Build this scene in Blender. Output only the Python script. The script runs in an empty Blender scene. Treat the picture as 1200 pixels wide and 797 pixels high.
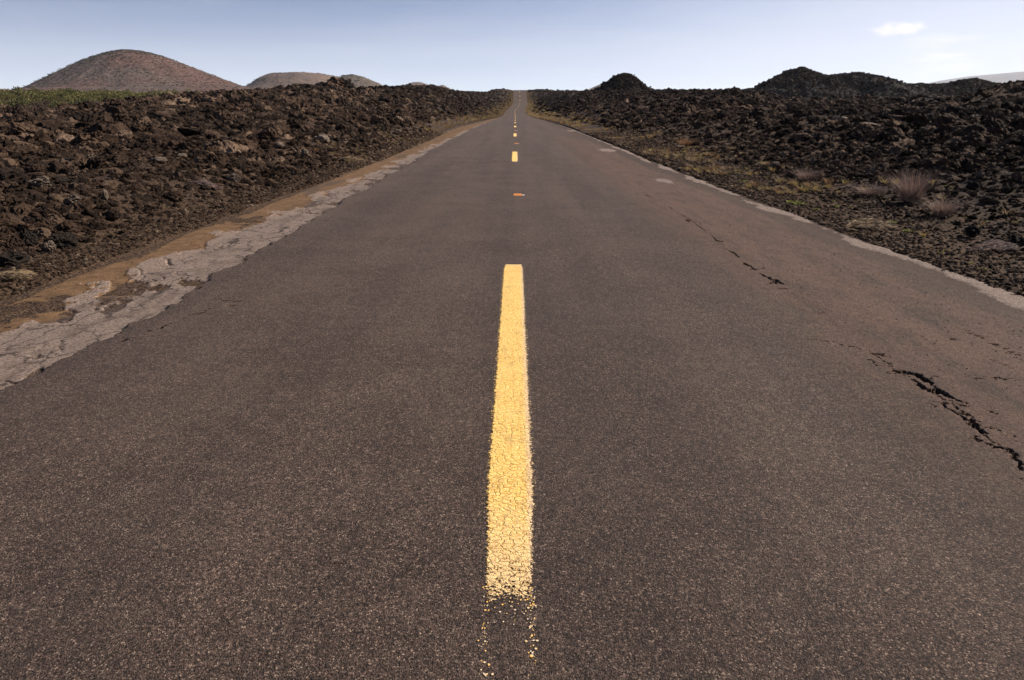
import bpy, math, random
import numpy as np
from mathutils import Vector, Matrix, Euler, noise as mnoise

random.seed(7); rng = np.random.default_rng(11)
sc = bpy.context.scene
COL = sc.collection

# ------------------------------------------------------------------ camera
F = 835.0; PITCH = math.radians(17.76); YAW = 0.00456; CAMH = 1.2
cd = bpy.data.cameras.new('camera'); cam = bpy.data.objects.new('camera', cd); COL.objects.link(cam)
cam.location = (0, 0, CAMH); cam.rotation_euler = (math.pi/2 - PITCH, 0, YAW)
cd.sensor_width = 36; cd.lens = F/1200*36; cd.clip_start = 0.05; cd.clip_end = 60000
sc.camera = cam
RM = Euler((math.pi/2 - PITCH, 0, YAW)).to_matrix()
def ray(px, py):
    d = RM @ Vector(((px-600)/F, -(py-398.5)/F, -1.0)); return d
def at_y(px, py, Y):                       # the world point a sightline reaches at forward distance Y
    d = ray(px, py); t = Y/d.y
    return Vector((d.x*t, Y, CAMH + d.z*t))
def on_ground(px, py, z=0.0):
    d = ray(px, py); t = (z-CAMH)/d.z
    return Vector((d.x*t, d.y*t, z))

# ------------------------------------------------------------------ numpy noise
def _h(ix, iy, s):
    n = (ix.astype(np.int64)*374761393 + iy.astype(np.int64)*668265263 + s*2147483647) & 0xFFFFFFFF
    n = ((n ^ (n >> 13))*1274126177) & 0xFFFFFFFF
    n = ((n ^ (n >> 16))*2246822519) & 0xFFFFFFFF
    return (n ^ (n >> 15)) & 0xFFFFFFFF
def perlin(x, y, s=0):
    x = np.asarray(x, float); y = np.asarray(y, float)
    ix = np.floor(x); iy = np.floor(y); fx = x-ix; fy = y-iy
    u = fx*fx*fx*(fx*(fx*6-15)+10); v = fy*fy*fy*(fy*(fy*6-15)+10)
    def g(dx, dy):
        a = _h(ix+dx, iy+dy, s)*(2*math.pi/4294967296.0)
        return np.cos(a)*(fx-dx) + np.sin(a)*(fy-dy)
    return ((g(0,0)*(1-u)+g(1,0)*u)*(1-v) + (g(0,1)*(1-u)+g(1,1)*u)*v)*1.41
def fbm(x, y, o=4, s=0, gain=.5):
    t = 0; a = 1; n = 0
    for k in range(o):
        t = t + a*perlin(x*2**k+k*13.7, y*2**k-k*7.3, s+k); n += a; a *= gain
    return t/n
def ridged(x, y, o=3, s=0):
    t = 0; a = 1; n = 0
    for k in range(o):
        t = t + a*(1-np.abs(perlin(x*2**k+k*3.7, y*2**k+k*9.1, s+k))*2); n += a; a *= .5
    return t/n
def worley(x, y, s=0):
    x = np.asarray(x, float); y = np.asarray(y, float); ix = np.floor(x); iy = np.floor(y)
    f1 = np.full(x.shape, 9.); cid = np.zeros(x.shape)
    for dx in (-1,0,1):
        for dy in (-1,0,1):
            a = _h(ix+dx, iy+dy, s)/4294967296.0; b = _h(ix+dx, iy+dy, s+77)/4294967296.0
            d = np.hypot(ix+dx+a-x, iy+dy+b-y); m = d < f1
            f1 = np.where(m, d, f1); cid = np.where(m, (a*7.13+b*3.7)%1, cid)
    return f1, cid
def sstep(a, b, x):
    t = np.clip((x-a)/(b-a), 0, 1); return t*t*(3-2*t)

# ------------------------------------------------------------------ node material helper
class MT:
    def __init__(s, name, rough=.9, spec=.3):
        s.m = bpy.data.materials.new(name); s.m.use_nodes = True
        s.N = s.m.node_tree.nodes; s.L = s.m.node_tree.links
        s.b = s.N['Principled BSDF']; s.b.inputs['Roughness'].default_value = rough
        s.b.inputs['Specular IOR Level'].default_value = spec
        s.out = s.N['Material Output']
        s.pos = s.N.new('ShaderNodeNewGeometry').outputs['Position']
        s.obj = s.N.new('ShaderNodeTexCoord').outputs['Object']
    def lk(s, a, b):
        if isinstance(a, (int, float)): b.default_value = a
        elif isinstance(a, tuple): b.default_value = (*a, 1) if len(a) == 3 and b.type == 'RGBA' else a
        else: s.L.new(a, b)
    def attr(s, n):
        a = s.N.new('ShaderNodeAttribute'); a.attribute_name = n; return a.outputs['Fac']
    def rnd(s): return s.N.new('ShaderNodeObjectInfo').outputs['Random']
    def scale(s, v, sc_):
        n = s.N.new('ShaderNodeVectorMath'); n.operation = 'MULTIPLY'; s.lk(v, n.inputs[0]); n.inputs[1].default_value = sc_; return n.outputs[0]
    def noise(s, scale, detail=4, rough=.55, v=None, color=False):
        n = s.N.new('ShaderNodeTexNoise'); n.inputs['Scale'].default_value = scale
        n.inputs['Detail'].default_value = detail; n.inputs['Roughness'].default_value = rough
        s.L.new(v or s.pos, n.inputs['Vector']); return n.outputs['Color' if color else 'Fac']
    def vor(s, scale, feature='F1', out='Distance', v=None, rand=1):
        n = s.N.new('ShaderNodeTexVoronoi'); n.feature = feature; n.inputs['Scale'].default_value = scale
        n.inputs['Randomness'].default_value = rand
        s.L.new(v or s.pos, n.inputs['Vector']); return n.outputs[out]
    def math(s, op, a, b=0.0, c=0.0, clamp=False):
        n = s.N.new('ShaderNodeMath'); n.operation = op; n.use_clamp = clamp
        s.lk(a, n.inputs[0]); s.lk(b, n.inputs[1]); s.lk(c, n.inputs[2]); return n.outputs[0]
    def ramp(s, f, a, b, lo=0.0, hi=1.0):
        n = s.N.new('ShaderNodeMapRange'); n.interpolation_type = 'SMOOTHSTEP'
        s.lk(f, n.inputs[0]); n.inputs[1].default_value = a; n.inputs[2].default_value = b
        n.inputs[3].default_value = lo; n.inputs[4].default_value = hi; return n.outputs[0]
    def mix(s, f, a, b, mode='MIX'):
        n = s.N.new('ShaderNodeMix'); n.data_type = 'RGBA'; n.blend_type = mode
        s.lk(f, n.inputs[0]); s.lk(a, n.inputs[6]); s.lk(b, n.inputs[7]); return n.outputs[2]
    def col(s, c): s.lk(c, s.b.inputs['Base Color'])
    def bump(s, h, dist, strength=1.0):
        n = s.N.new('ShaderNodeBump'); n.inputs['Distance'].default_value = dist; n.inputs['Strength'].default_value = strength
        s.L.new(h, n.inputs['Height']); s.L.new(n.outputs[0], s.b.inputs['Normal'])

# ------------------------------------------------------------------ mesh helpers
def mesh_np(name, V, Fq, mat, smooth=True, parent=None, attrs=None):
    me = bpy.data.meshes.new(name); V = np.asarray(V, np.float32); Fq = np.asarray(Fq, np.int32)
    k = Fq.shape[1]
    me.vertices.add(len(V)); me.vertices.foreach_set('co', V.ravel())
    me.loops.add(Fq.size); me.loops.foreach_set('vertex_index', Fq.ravel())
    me.polygons.add(len(Fq)); me.polygons.foreach_set('loop_start', np.arange(0, Fq.size, k, dtype=np.int32))
    me.polygons.foreach_set('use_smooth', np.full(len(Fq), smooth))
    me.update(calc_edges=True)
    for n_, a in (attrs or {}).items():
        at = me.attributes.new(n_, 'FLOAT', 'POINT'); at.data.foreach_set('value', np.asarray(a, np.float32).ravel())
    if mat: me.materials.append(mat)
    o = bpy.data.objects.new(name, me); COL.objects.link(o)
    if parent: o.parent = parent
    return o
def gridfaces(nr, nc, keep=None):
    i = np.arange(nr*nc).reshape(nr, nc)
    f = np.stack([i[:-1,:-1], i[:-1,1:], i[1:,1:], i[1:,:-1]], -1).reshape(-1, 4)
    if keep is not None: f = f[keep.ravel()]
    return f
def compact(V, Fq, attrs=None):
    u, inv = np.unique(Fq, return_inverse=True)
    return V[u], inv.reshape(Fq.shape), {k: a[u] for k, a in (attrs or {}).items()}
def struct(o, label=None):
    o['kind'] = 'structure'
    if label: o['label'] = label
def stuff(o, label, cat): o['kind'] = 'stuff'; o['label'] = label; o['category'] = cat
def tag(o, label, cat, group=None):
    o['label'] = label; o['category'] = cat
    if group: o['group'] = group

# ------------------------------------------------------------------ terrain
kY = np.array([-200,0,18,22,38,52,80,110,143,183,215,245,275,292,310,328,342,352,370,420,600.])
kZ = np.array([0,0,0,.05,.10,.19,.24,.28,.36,.62,1.35,2.3,3.5,4.4,6.3,8.7,10.4,10.9,11.0,10.2,9.6])
_fy = np.arange(-200, 600, .5); _fz = np.interp(_fy, kY, kZ)
_k = np.exp(-.5*(np.arange(-16,17)/7.)**2); _k /= _k.sum(); _fz = np.convolve(np.pad(_fz, 16, 'edge'), _k, 'valid')
def road_z(Y): return np.interp(Y, _fy, _fz)
def road_c(Y): return 1.9*sstep(190, 315, Y) - .35*np.exp(-((np.asarray(Y)-225)/35.)**2)

# skyline of the lava field: picture column, picture row, forward distance
SKY = [(-700,152,60),(-400,145,70),(-200,138,85),(0,131,110),(75,129,120),(125,121,140),(188,116,150),(225,110,160),(276,107.5,170),(340,103.5,180),(352,100,180),
 (378,101,185),(413,103.5,190),(455,102,200),(476,100.5,205),(516,100.5,210),(533,105.2,250),(564,104.6,300),(590,104.2,338),(599,107,350),(608,107.6,350),(617,107,350),
 (634,105.2,338),(680,105.2,310),(703,104.8,285),(755,104.2,265),(821,104.5,240),(878,105,250),(891,107,245),(905,110,235),(920,113,230),(939,115,220),(958,116,210),(975,116,200),
 (1005,116,190),(1035,116,180),(1060,115.5,170),(1111,115.5,150),(1125,114.5,140),(1143,113,120),(1158,111.5,100),(1178,110,85),(1200,110,75),(1400,108,75),(1700,106,75),(2200,112,75)]
_s = [at_y(*p) for p in SKY]
_az = np.array([math.atan2(p.x, p.y) for p in _s]); _r = np.array([math.hypot(p.x, p.y) for p in _s]); _z = np.array([p.z for p in _s])
TFAR = .0205
MOUNDS = []      # (x, y, height, radius across, radius along)
for px, py, Y, hgt, rx, ry in [(1200,112,34,1.0,3.4,3),(1085,115,48,1.2,3.0,3),(1130,118,60,1.2,5,4),(960,117,85,1.3,5,4),(1010,121,55,.8,3,3),(880,113,120,1.6,7,6),
        (345,112,115,1.8,6,5),(300,113,90,1.2,5,4),(395,106,130,1.7,5,4),(240,118,70,1.0,5,4),(470,109,150,1.6,8,6),(160,126,60,.7,4,4),(1230,125,22,.8,3,3),(770,112,160,1.6,8,6),(660,112,190,1.2,6,6)]:
    p = at_y(px, py, Y); MOUNDS.append((p.x, p.y, hgt, rx, ry))
def offL(y): return -.45*sstep(18, 50, y) + 1.35*sstep(55, 140, y)
def offR(y): return .35*sstep(15, 40, y) - .95*sstep(55, 140, y)
def lateral(x, y):
    c = road_c(y); xl = -3.62 + .10*perlin(y*.35, y*0+3, 5) + .06*perlin(y*1.3, y*0, 6) + offL(y) ; xr = 3.52 + .07*perlin(y*.5, y*0+9, 8) + offR(y)
    return np.where(x < c, (c+xl)-x, x-(c+xr))            # metres outside the paved strip
def terrain(x, y, fine=True):
    x = np.asarray(x, float); y = np.asarray(y, float)
    r = np.hypot(x, y); az = np.arctan2(x, y)
    R = np.interp(az, _az, _r); Z = np.interp(az, _az, _z)
    t = np.clip(r/R, 0, 1)
    zf = Z*t**1.55
    beyond = np.maximum(r-R, 0)
    zfar = np.maximum(r, 1)*TFAR*(1-sstep(3000, 9000, r)) + 3000*TFAR*sstep(3000, 9000, r)
    zb = Z - 3.5*(1-np.exp(-beyond/25.)); zf = np.where(r > R, zb + (zfar-zb)*sstep(0, 160, beyond), zf)
    behind = sstep(-1.75, -1.9, az) + sstep(1.75, 1.9, az); zf = zf*(1-behind)
    d = lateral(x, y); left = x < road_c(y); zr = road_z(y)
    dp = np.maximum(d, 0)
    corr = np.exp(-(dp/(5+.03*np.abs(y)))**2) * (y < 560)
    z = zf*(1-corr) + zr*corr
    bank = np.where(left, .30*sstep(.3, 2.2, dp) + .35*sstep(2.5, 9, dp), .10*sstep(.8, 3, dp) + .42*sstep(2.6, 6.5, dp)+.2*sstep(6, 14, dp))
    bank = bank + np.where(left, .7, .9)*sstep(80, 240, y)*(1-sstep(.8, 1, t))*sstep(1.5, 6, dp)*(1-sstep(3,40,dp)*.6)
    lava = sstep(.3, 2.5, dp)*(r < R*3)
    z = z + bank*(1-sstep(0, 60, beyond))
    amp = np.clip(r/60., .12, 1.)*np.exp(-beyond/150)
    z = z + lava*sstep(2, 8, dp)*amp*(.7*fbm(x/22., y/22., 3, 21) + .4*ridged(x/9., y/9., 2, 31) - .25)*sstep(0, 14, dp)*(1-.6*sstep(.7,1,t))
    for mx, my, mh, rx, ry in MOUNDS:
        w = fbm(x/2.2, y/2.2, 2, 47)*.5
        q = ((x-mx)/rx)**2 + ((y-my)/ry)**2
        z = z + mh*np.exp(-np.minimum(q*(1+w), 30))
    if fine:
        near = np.exp(-beyond/200)
        f, c = worley(x/.9+.3*perlin(x, y, 3), y/.9, 51)
        f2, c2 = worley(x/.32+.3*perlin(x*3, y*3, 4), y/.32, 52)
        z = z + lava*near*(.16*(1-f)*(c+.2) + .07*(1-f2)*(c2+.2) + .05*fbm(x*2, y*2, 3, 9))*np.clip(.5+dp/9, 0, 1.15)
        big, cb = worley(x/3.4, y/3.4, 61)
        z = z + lava*near*sstep(40, 130, r)*(.7*(1-big)**2*cb + .25*ridged(x/2., y/2., 3, 71) - .2)
    cap = CAMH + r*(Z-CAMH)/R - .34 - .0022*r
    w_ = sstep(10, 22, r)*(1-np.exp(-(((x-MOUNDS[0][0])/7)**2+((y-MOUNDS[0][1])/7)**2)))*(r <= R*1.02)*(dp > .5)*(np.abs(az) < 1.2)
    z = np.where(z > cap, z + (cap + (z-cap)*.22 - z)*w_, z)
    z = z + .012*fbm(x*5, y*5, 3, 81)*(1-lava)
    under = np.where(y < 14, .035, np.where(y < 45, .10, .3))
    z = np.where(d < .02, np.minimum(z, zr - under*sstep(.02, -.12, d)), z)
    return z

lava = MT('lava_ground', .95, .10)
n1 = lava.noise(.35, 5, .6); n2 = lava.noise(5, 6, .7); n3 = lava.noise(40, 3, .6)
c = lava.mix(lava.ramp(n1, .35, .65), (.050,.030,.020), (.105,.062,.038))
c = lava.mix(lava.ramp(n2, .3, .75), c, (.022,.017,.016)); c = lava.mix(lava.ramp(n3, .45, .8), c, (.12,.085,.062))
lava.col(c); lava.bump(lava.math('ADD', n2, lava.math('MULTIPLY', n3, .4)), .12, 1)
verge_soil = None
# polar sheet around the viewpoint, finest where the lava field is looked at
a1 = np.radians(np.concatenate([np.arange(-180, -44, 2.0), np.arange(-44, 44.01, .085), np.arange(46, 181, 2.0)]))
rr = [0.6]
while rr[-1] < 420: rr.append(rr[-1]*1.0075 + .004)
while rr[-1] < 15500: rr.append(rr[-1]*1.07)
rr = np.array(rr)
A, Rr = np.meshgrid(a1, rr); X = Rr*np.sin(A); Y = Rr*np.cos(A); Zt = terrain(X, Y)
Zt[0, :] = Zt[0].min()
V = np.stack([X, Y, Zt], -1).reshape(-1, 3)
V = np.vstack([V, [[0, 0, -.04]]])
Fq = gridfaces(len(rr), len(a1))
ground = mesh_np('ground', V, Fq, lava.m, smooth=True,
    attrs={'lat': np.append(lateral(X, Y).ravel(), 0)})
struct(ground, 'dark brown lava field of rough broken clinker running to the hills on both sides')
_s0 = lava.N.new('ShaderNodeSeparateXYZ'); lava.L.new(lava.pos, _s0.inputs[0])
# verge gravel where the sheet meets the road
lat = lava.attr('lat')
vm = lava.ramp(lava.math('ADD', lat, lava.math('MULTIPLY', lava.noise(1.5, 4, .6), -1.2)), .9, .1)
g1 = lava.vor(55, 'F1', 'Color'); gs = lava.N.new('ShaderNodeSeparateColor'); lava.L.new(g1, gs.inputs[0])
gc = lava.mix(gs.outputs[0], (.034,.021,.014), (.13,.082,.052)); vm = lava.math('MULTIPLY', vm, lava.ramp(lava.N['Separate XYZ'].outputs[1] if 'Separate XYZ' in lava.N else 0, 60, 30))
lava.col(lava.mix(vm, c, gc))

# ------------------------------------------------------------------ road
D = [1.0]
while D[-1] < 560: D.append(D[-1] + max(.004, min(D[-1]**2/(2300 if D[-1] < 7 else 1300), 1.5)))
ys = np.array(D); ys = np.concatenate([np.arange(-30, .99, .5), ys]); xs = np.concatenate([np.arange(-4.2, -3.3, .02), np.arange(-3.3, -2.0, .0085), np.arange(-2.0, 1.5, .02), np.arange(1.5, 2.3, .0055), np.arange(2.3, 3.3, .015), np.arange(3.3, 4.2, .012)])
XX, YY = np.meshgrid(xs, ys); cen = road_c(YY)
Yc = YY
edgeL = np.interp(Yc, [0,3,5,9,14,25,40,60,100,160], [-2.30,-2.28,-2.30,-2.42,-2.52,-2.68,-2.78,-2.75,-2.5,-2.5]) \
    + .20*fbm(XX*.4, Yc*.8, 4, 101) + .10*fbm(XX*3, Yc*3.2, 4, 105, .65) + .05*perlin(Yc*.2, Yc*0, 2)
m_new = XX - edgeL                                                  # >0 : newer dark asphalt
# older pale surface: long ragged tongues
tong = fbm(XX*1.7, Yc*.75 + XX*1.1, 4, 111) + .28*fbm(XX*8, Yc*5, 3, 113)
outer = -2.90 + .12*perlin(Yc*.5, Yc*0+1, 7) + .5*sstep(60,120,Yc)
dist = lambda px, py, rx, ry, rot=0: (lambda p: np.hypot((XX-p.x)/rx, (YY-p.y)/ry))(on_ground(px, py))
m_old = fbm(XX*2.0+Yc*.35, Yc*1.25, 5, 111, .6)*1.5 + .16 + np.minimum(XX-outer, .0)*2.2 + .10*fbm(XX*9, Yc*6, 3, 113)
m_old = m_old + .45*np.exp(-dist(225, 312, .40, 1.4)**2) + .45*np.exp(-dist(90, 392, .40, .9)**2) - .55*np.exp(-dist(140, 345, .28, .5)**2) + .25*np.exp(-dist(330, 262, .40, 2.0)**2) - .15*sstep(30, 80, Yc)
m_old = m_old/.6
# right hand side
stripc = 3.38 + .11*perlin(Yc*.45, Yc*0+4, 12) + .07*perlin(Yc*1.4, Yc*0, 13) + .035*perlin(Yc*4, Yc*0, 17) + .30*sstep(15, 45, Yc) - .95*sstep(55, 140, Yc)
sw = .062 + .10*perlin(Yc*.7, Yc*0+2, 14) + .06*perlin(Yc*2.9, Yc*0+2, 19) - .04*sstep(12, 40, Yc)*0
m_strip = (sw - .06*sstep(40,110,Yc) + .075*fbm(XX*9, Yc*6, 4, 15, .65)) - np.abs(XX-stripc)
for px, py, rx, ry in [(712,178,.33,1.0),(778,212,.17,.55),(668,156,.3,1.5),(1195,345,.22,.35),(735,166,.15,1)]:
    q = dist(px, py, rx, ry); m_strip = np.maximum(m_strip, (.85 + .5*fbm(XX*7, Yc*3, 3, 16) - q)*.12)
m_strip = m_strip*8
m_dust = sstep(1.35, 2.15, XX + .25*fbm(XX*.9, Yc*.35, 3, 18))*(1-sstep(2.92, 3.12, XX+.12*fbm(XX, Yc*.6, 3, 19)))*(1-sstep(18, 45, Yc)*.75)
m_dk = sstep(2.92, 3.12, XX+.12*fbm(XX, Yc*.6, 3, 19))
# cracks
crack = np.zeros_like(XX)
def add_crack(pix, w, s=0, depth=1):
    P = [on_ground(*p) for p in pix]
    lo = (min(p.x for p in P)-.3, min(p.y for p in P)-.3); hi = (max(p.x for p in P)+.3, max(p.y for p in P)+.3)
    j = np.where((xs > lo[0]) & (xs < hi[0]))[0]; i = np.where((ys > lo[1]) & (ys < hi[1]))[0]
    if not len(i) or not len(j): return
    sl = (slice(i[0], i[-1]+1), slice(j[0], j[-1]+1)); x = XX[sl]; y = YY[sl]
    x = x + .05*fbm(x*15, y*12, 4, 201+s, .8); y = y + .11*fbm(x*15, y*12, 4, 301+s, .8)
    best = np.full(x.shape, 9.); tt = np.zeros(x.shape)
    n = len(P)-1
    for k in range(n):
        a, b = P[k], P[k+1]; dx, dy = b.x-a.x, b.y-a.y; L2 = dx*dx+dy*dy+1e-9
        t = np.clip(((x-a.x)*dx+(y-a.y)*dy)/L2, 0, 1); dd = np.hypot(x-a.x-t*dx, y-a.y-t*dy)
        m = dd < best; best = np.where(m, dd, best); tt = np.where(m, (k+t)/n, tt)
    ww = .8*w*np.clip(np.sin(np.pi*np.clip(tt, .04, .96))**.6*(1+1.8*fbm(x*11, y*7, 3, 401+s)), .05, 2)
    crack[sl] = np.maximum(crack[sl], depth*sstep(1.0, .55, best/ww))
for k, (pp, w) in enumerate([
    ([(1041,437),(1062,435),(1078,441),(1090,450),(1106,462),(1124,470)], .030),
    ([(1066,444),(1082,452),(1100,464)], .016),
    ([(1088,475),(1104,472),(1118,482),(1132,491),(1148,493)], .016),
    ([(1138,490),(1144,500),(1158,512)], .017), ([(1138,512),(1150,510)], .012),
    ([(1150,522),(1170,524),(1184,528),(1191,532)], .013), ([(1190,531),(1199,548),(1215,560)], .018),
    ([(1020,412),(1030,415),(1042,418)], .012), ([(1021,420),(1025,427),(1038,428)], .008),
    ([(935,396),(955,397),(980,402),(1010,410)], .004),
    ([(869,307),(877,311),(884,316)], .014), ([(873,317),(888,315),(897,314)], .012),
    ([(888,320),(900,325),(910,333)], .013),([(905,327),(918,333)], .016),([(912,338),(922,339)], .016),([(897,333),(912,330)], .010),
    ([(850,291),(862,298),(868,303)], .008), ([(836,281),(846,283)], .012), ([(834,287),(840,286)], .01),
    ([(803,257),(808,260)], .018), ([(817,262),(826,263)], .014), ([(755,228),(768,233)], .008), ([(770,235),(800,252),(815,262),(850,290)], .004),
    ([(1018,410),(1045,430),(1085,455),(1125,478),(1150,505),(1200,545)], .0045), ([(1078,446),(1092,440),(1104,444)], .006), ([(1112,470),(1126,474),(1140,472)], .006), ([(1145,497),(1162,500),(1180,512)], .005), ([(170,655),(182,654),(196,649)], .006),
    ([(30,565),(42,566)], .004), ([(140,570),(152,568)], .004), ([(380,655),(400,668)], .0025), ([(260,352),(276,354),(270,360)], .012),
    ([(140,395),(154,400)], .010), ([(212,372),(230,368),(246,362)], .010), ([(170,388),(200,380)], .006),
    ([(1110,397),(1121,398)], .010), ([(1160,482),(1168,485)], .006), ([(1130,440),(1200,446)], .004), ([(1125,385),(1160,400),(1195,418)], .005),
    ([(1160,420),(1180,430)], .004)]):
    add_crack(pp, w, k)
# random splits in the old pale layer, running along the road
oldz = (m_new < 0) & (m_old > -.05)
cr2 = sstep(.020, .006, np.abs(fbm(XX*2.6+.5*perlin(XX*5, Yc*4, 8), Yc*.9+XX*1.2, 3, 501)))*oldz*sstep(-.25, .05, fbm(XX*1.1, Yc*.6, 2, 502))*(Yc < 25)
crack = np.maximum(crack, cr2*.5)
zs = road_z(YY) + .006*fbm(XX*.8, YY*.5, 3, 601) + .0018*fbm(XX*9, YY*9, 3, 602)
raise_new = sstep(-.006, .012, m_new + .014*fbm(XX*28, Yc*22, 2, 603))
raise_old = sstep(-.04, .04, m_old + .10*fbm(XX*20, Yc*14, 2, 604))
zs = zs - .020*(1-raise_new) - .014*(1-raise_new)*(1-raise_old)
zs = zs - .04*crack
zs = zs - .02*sstep(3.0, 3.3, XX) + .006*sstep(0, .3, m_strip)
drop = sstep(-3.4, -3.75, XX - .08*perlin(Yc*.7, Yc*0, 9))
zs = zs - .035*drop - .05*sstep(3.5, 3.75, XX)
V = np.stack([XX+cen, YY, zs], -1).reshape(-1, 3)
at = {'m_new': m_new.ravel(), 'm_old': m_old.ravel(), 'm_dust': m_dust.ravel(), 'm_dk': m_dk.ravel(), 'm_strip': m_strip.ravel(), 'm_crack': crack.ravel(), 'lx': XX.ravel()}
xl = -3.62 + .10*perlin(YY*.35, YY*0+3, 5) + .06*perlin(YY*1.3, YY*0, 6) + offL(YY)
xr = 3.52 + .07*perlin(YY*.5, YY*0+9, 8) + offR(YY)
ragL = xl + .05*fbm(XX*6, YY*4, 3, 701); ragR = xr + .16*fbm(XX*4, YY*3, 4, 702, .6)
cm = lambda M: M[:-1,:-1]
isdirt = (m_new < 0) & (m_old < 0)
isdirt = isdirt & (XX < -2.9)
faces_ok = (cm(XX) > cm(ragL)) & (cm(XX) < cm(ragR))
dirtm = XX < np.minimum(outer+.02*fbm(XX*6, YY*4, 2, 703), edgeL)
FR = gridfaces(len(ys), len(xs), faces_ok & ~cm(dirtm)); FD = gridfaces(len(ys), len(xs), faces_ok & cm(dirtm))

road = MT('weathered_asphalt', .88, .20)
v = road.pos
st = road.vor(260, 'F1', 'Color'); ss = road.N.new('ShaderNodeSeparateColor'); road.L.new(st, ss.inputs[0])
sd = road.vor(270, 'F1', 'Distance')
gr = road.noise(150, 3, .85); gm = road.noise(26, 4, .75); gb = road.noise(1.3, 5, .6); gl = road.noise(.32, 3, .5)
base = road.mix(road.ramp(gb, .3, .7), (.046,.0315,.0262), (.067,.0475,.0395))
base = road.mix(road.ramp(gr, .34, .66), road.mix(1.0, base, (.18,.17,.17), 'MULTIPLY'), road.mix(1.0, base, (2.05,1.98,1.9), 'MULTIPLY'))
base = road.mix(road.ramp(ss.outputs[0], .86, .96, 0, .9), base, (.25,.185,.145))
base = road.mix(road.ramp(ss.outputs[1], .84, .96, 0, .85), base, (.008,.006,.005))
base = road.mix(road.ramp(gm, .42, .66, 0, .50), base, (.022,.017,.015))
base = road.mix(road.ramp(gl, .4, .65, 0, .25), base, (.066,.050,.043))
oldc = road.mix(road.ramp(road.noise(60, 4, .75), .35, .65), (.085,.060,.047), (.285,.212,.172))
oldc = road.mix(road.ramp(gb, .42, .72, 0, .45), oldc, (.15,.115,.092))
dirt = road.mix(road.ramp(road.noise(9, 5, .7), .3, .7), (.092,.052,.028), (.18,.104,.054))
dirt = road.mix(road.ramp(gr, .35, .7, 0, .5), dirt, (.06,.042,.03))
dirt = road.mix(road.ramp(road.noise(1.1, 4, .6, v=road.scale(v, (1.6,.6,1))), .5, .68, 0, .7), dirt, (.060,.046,.038))
e = road.math('MULTIPLY', road.math('SUBTRACT', road.noise(45, 3, .6), .5), .05)
fnew = road.ramp(road.math('ADD', road.attr('m_new'), e), -.004, .006)
fold = road.ramp(road.math('ADD', road.attr('m_old'), road.math('MULTIPLY', e, 7)), -.03, .03)
red = road.mix(road.ramp(gr, .34, .66), (.038,.021,.015), (.138,.083,.059))
red = road.mix(road.ramp(road.noise(3, 5, .7, v=road.scale(v, (2.2,.5,1))), .42, .7, 0, .65), red, (.034,.026,.021))
fd = road.math('MULTIPLY', road.attr('m_dust'), road.ramp(road.noise(2.2, 6, .75, v=road.scale(v, (1.4,.55,1))), .25, .55, .62, 1.0))
dkc = road.mix(road.ramp(gr, .35, .65), (.026,.015,.010), (.066,.040,.027))
newc = road.mix(fd, base, red); newc = road.mix(road.math('MULTIPLY', road.attr('m_dk'), .9), newc, dkc)
mm = road.noise(13, 5, .75); lw = road.noise(1, 4, .6, v=road.scale(v, (1.5, .07, 1))); wt = road.noise(2.2, 5, .7, v=road.scale(v, (1.6, .5, 1)))
m2 = road.noise(60, 3, .9); m3 = road.noise(24, 3, .85, v=road.scale(v, (1, .45, 1)))
newc = road.mix(1.0, newc, road.mix(road.ramp(m2, .36, .66), (.60,.59,.58), (1.44,1.42,1.40)), 'MULTIPLY')
newc = road.mix(1.0, newc, road.mix(road.ramp(m3, .36, .66), (.88,.87,.87), (1.13,1.12,1.11)), 'MULTIPLY')
newc = road.mix(1.0, newc, road.mix(road.ramp(mm, .32, .68), (.88,.87,.86), (1.12,1.12,1.11)), 'MULTIPLY')
newc = road.mix(1.0, newc, road.mix(road.ramp(lw, .36, .64), (.88,.88,.88), (1.12,1.11,1.10)), 'MULTIPLY')
newc = road.mix(road.math('MULTIPLY', road.ramp(wt, .50, .68, 0, .12), road.ramp(gr, .4, .6)), newc, (.11,.078,.058))
fs = road.ramp(road.math('ADD', road.attr('m_strip'), road.math('MULTIPLY', e, 10)), -.1, .2)
newc = road.mix(fs, newc, oldc)
patch = road.ramp(road.noise(3, 4, .6, v=road.scale(v, (2.,.6,1))), .52, .64)
vw = road.N.new('ShaderNodeVectorMath'); vw.operation = 'ADD'; road.L.new(road.scale(v, (5.5, 3.2, 1)), vw.inputs[0]); road.L.new(road.scale(road.noise(6, 5, .7, color=True), (1.3, 1.3, 0)), vw.inputs[1])
ck = road.vor(1, 'DISTANCE_TO_EDGE', 'Distance', v=vw.outputs[0]); ckf = road.math('MULTIPLY', road.ramp(ck, .050, .012), road.ramp(road.noise(1.7, 3, .6), .34, .46))
oldc = road.mix(road.math('MULTIPLY', ckf, .9), oldc, (.03,.022,.017))
oldc = road.mix(road.ramp(road.noise(2.4, 5, .7, v=road.scale(v, (1.6,1,1))), .46, .64, 0, .7), oldc, (.105,.073,.055))
lowc = road.mix(fold, road.mix(patch, road.mix(1.0, base, (.9,.85,.8), 'MULTIPLY'), dirt), oldc)
ac = road.mix(fnew, lowc, newc)
ac = road.mix(road.math('MULTIPLY', road.attr('m_crack'), .85), ac, (.012,.010,.009))
road.col(ac)
hgt = road.math('ADD', road.math('MULTIPLY', gr, 1.0), road.math('MULTIPLY', sd, -.6))
hgt = road.math('ADD', hgt, road.math('MULTIPLY', gm, .8))
road.bump(hgt, .007, .8)

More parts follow.
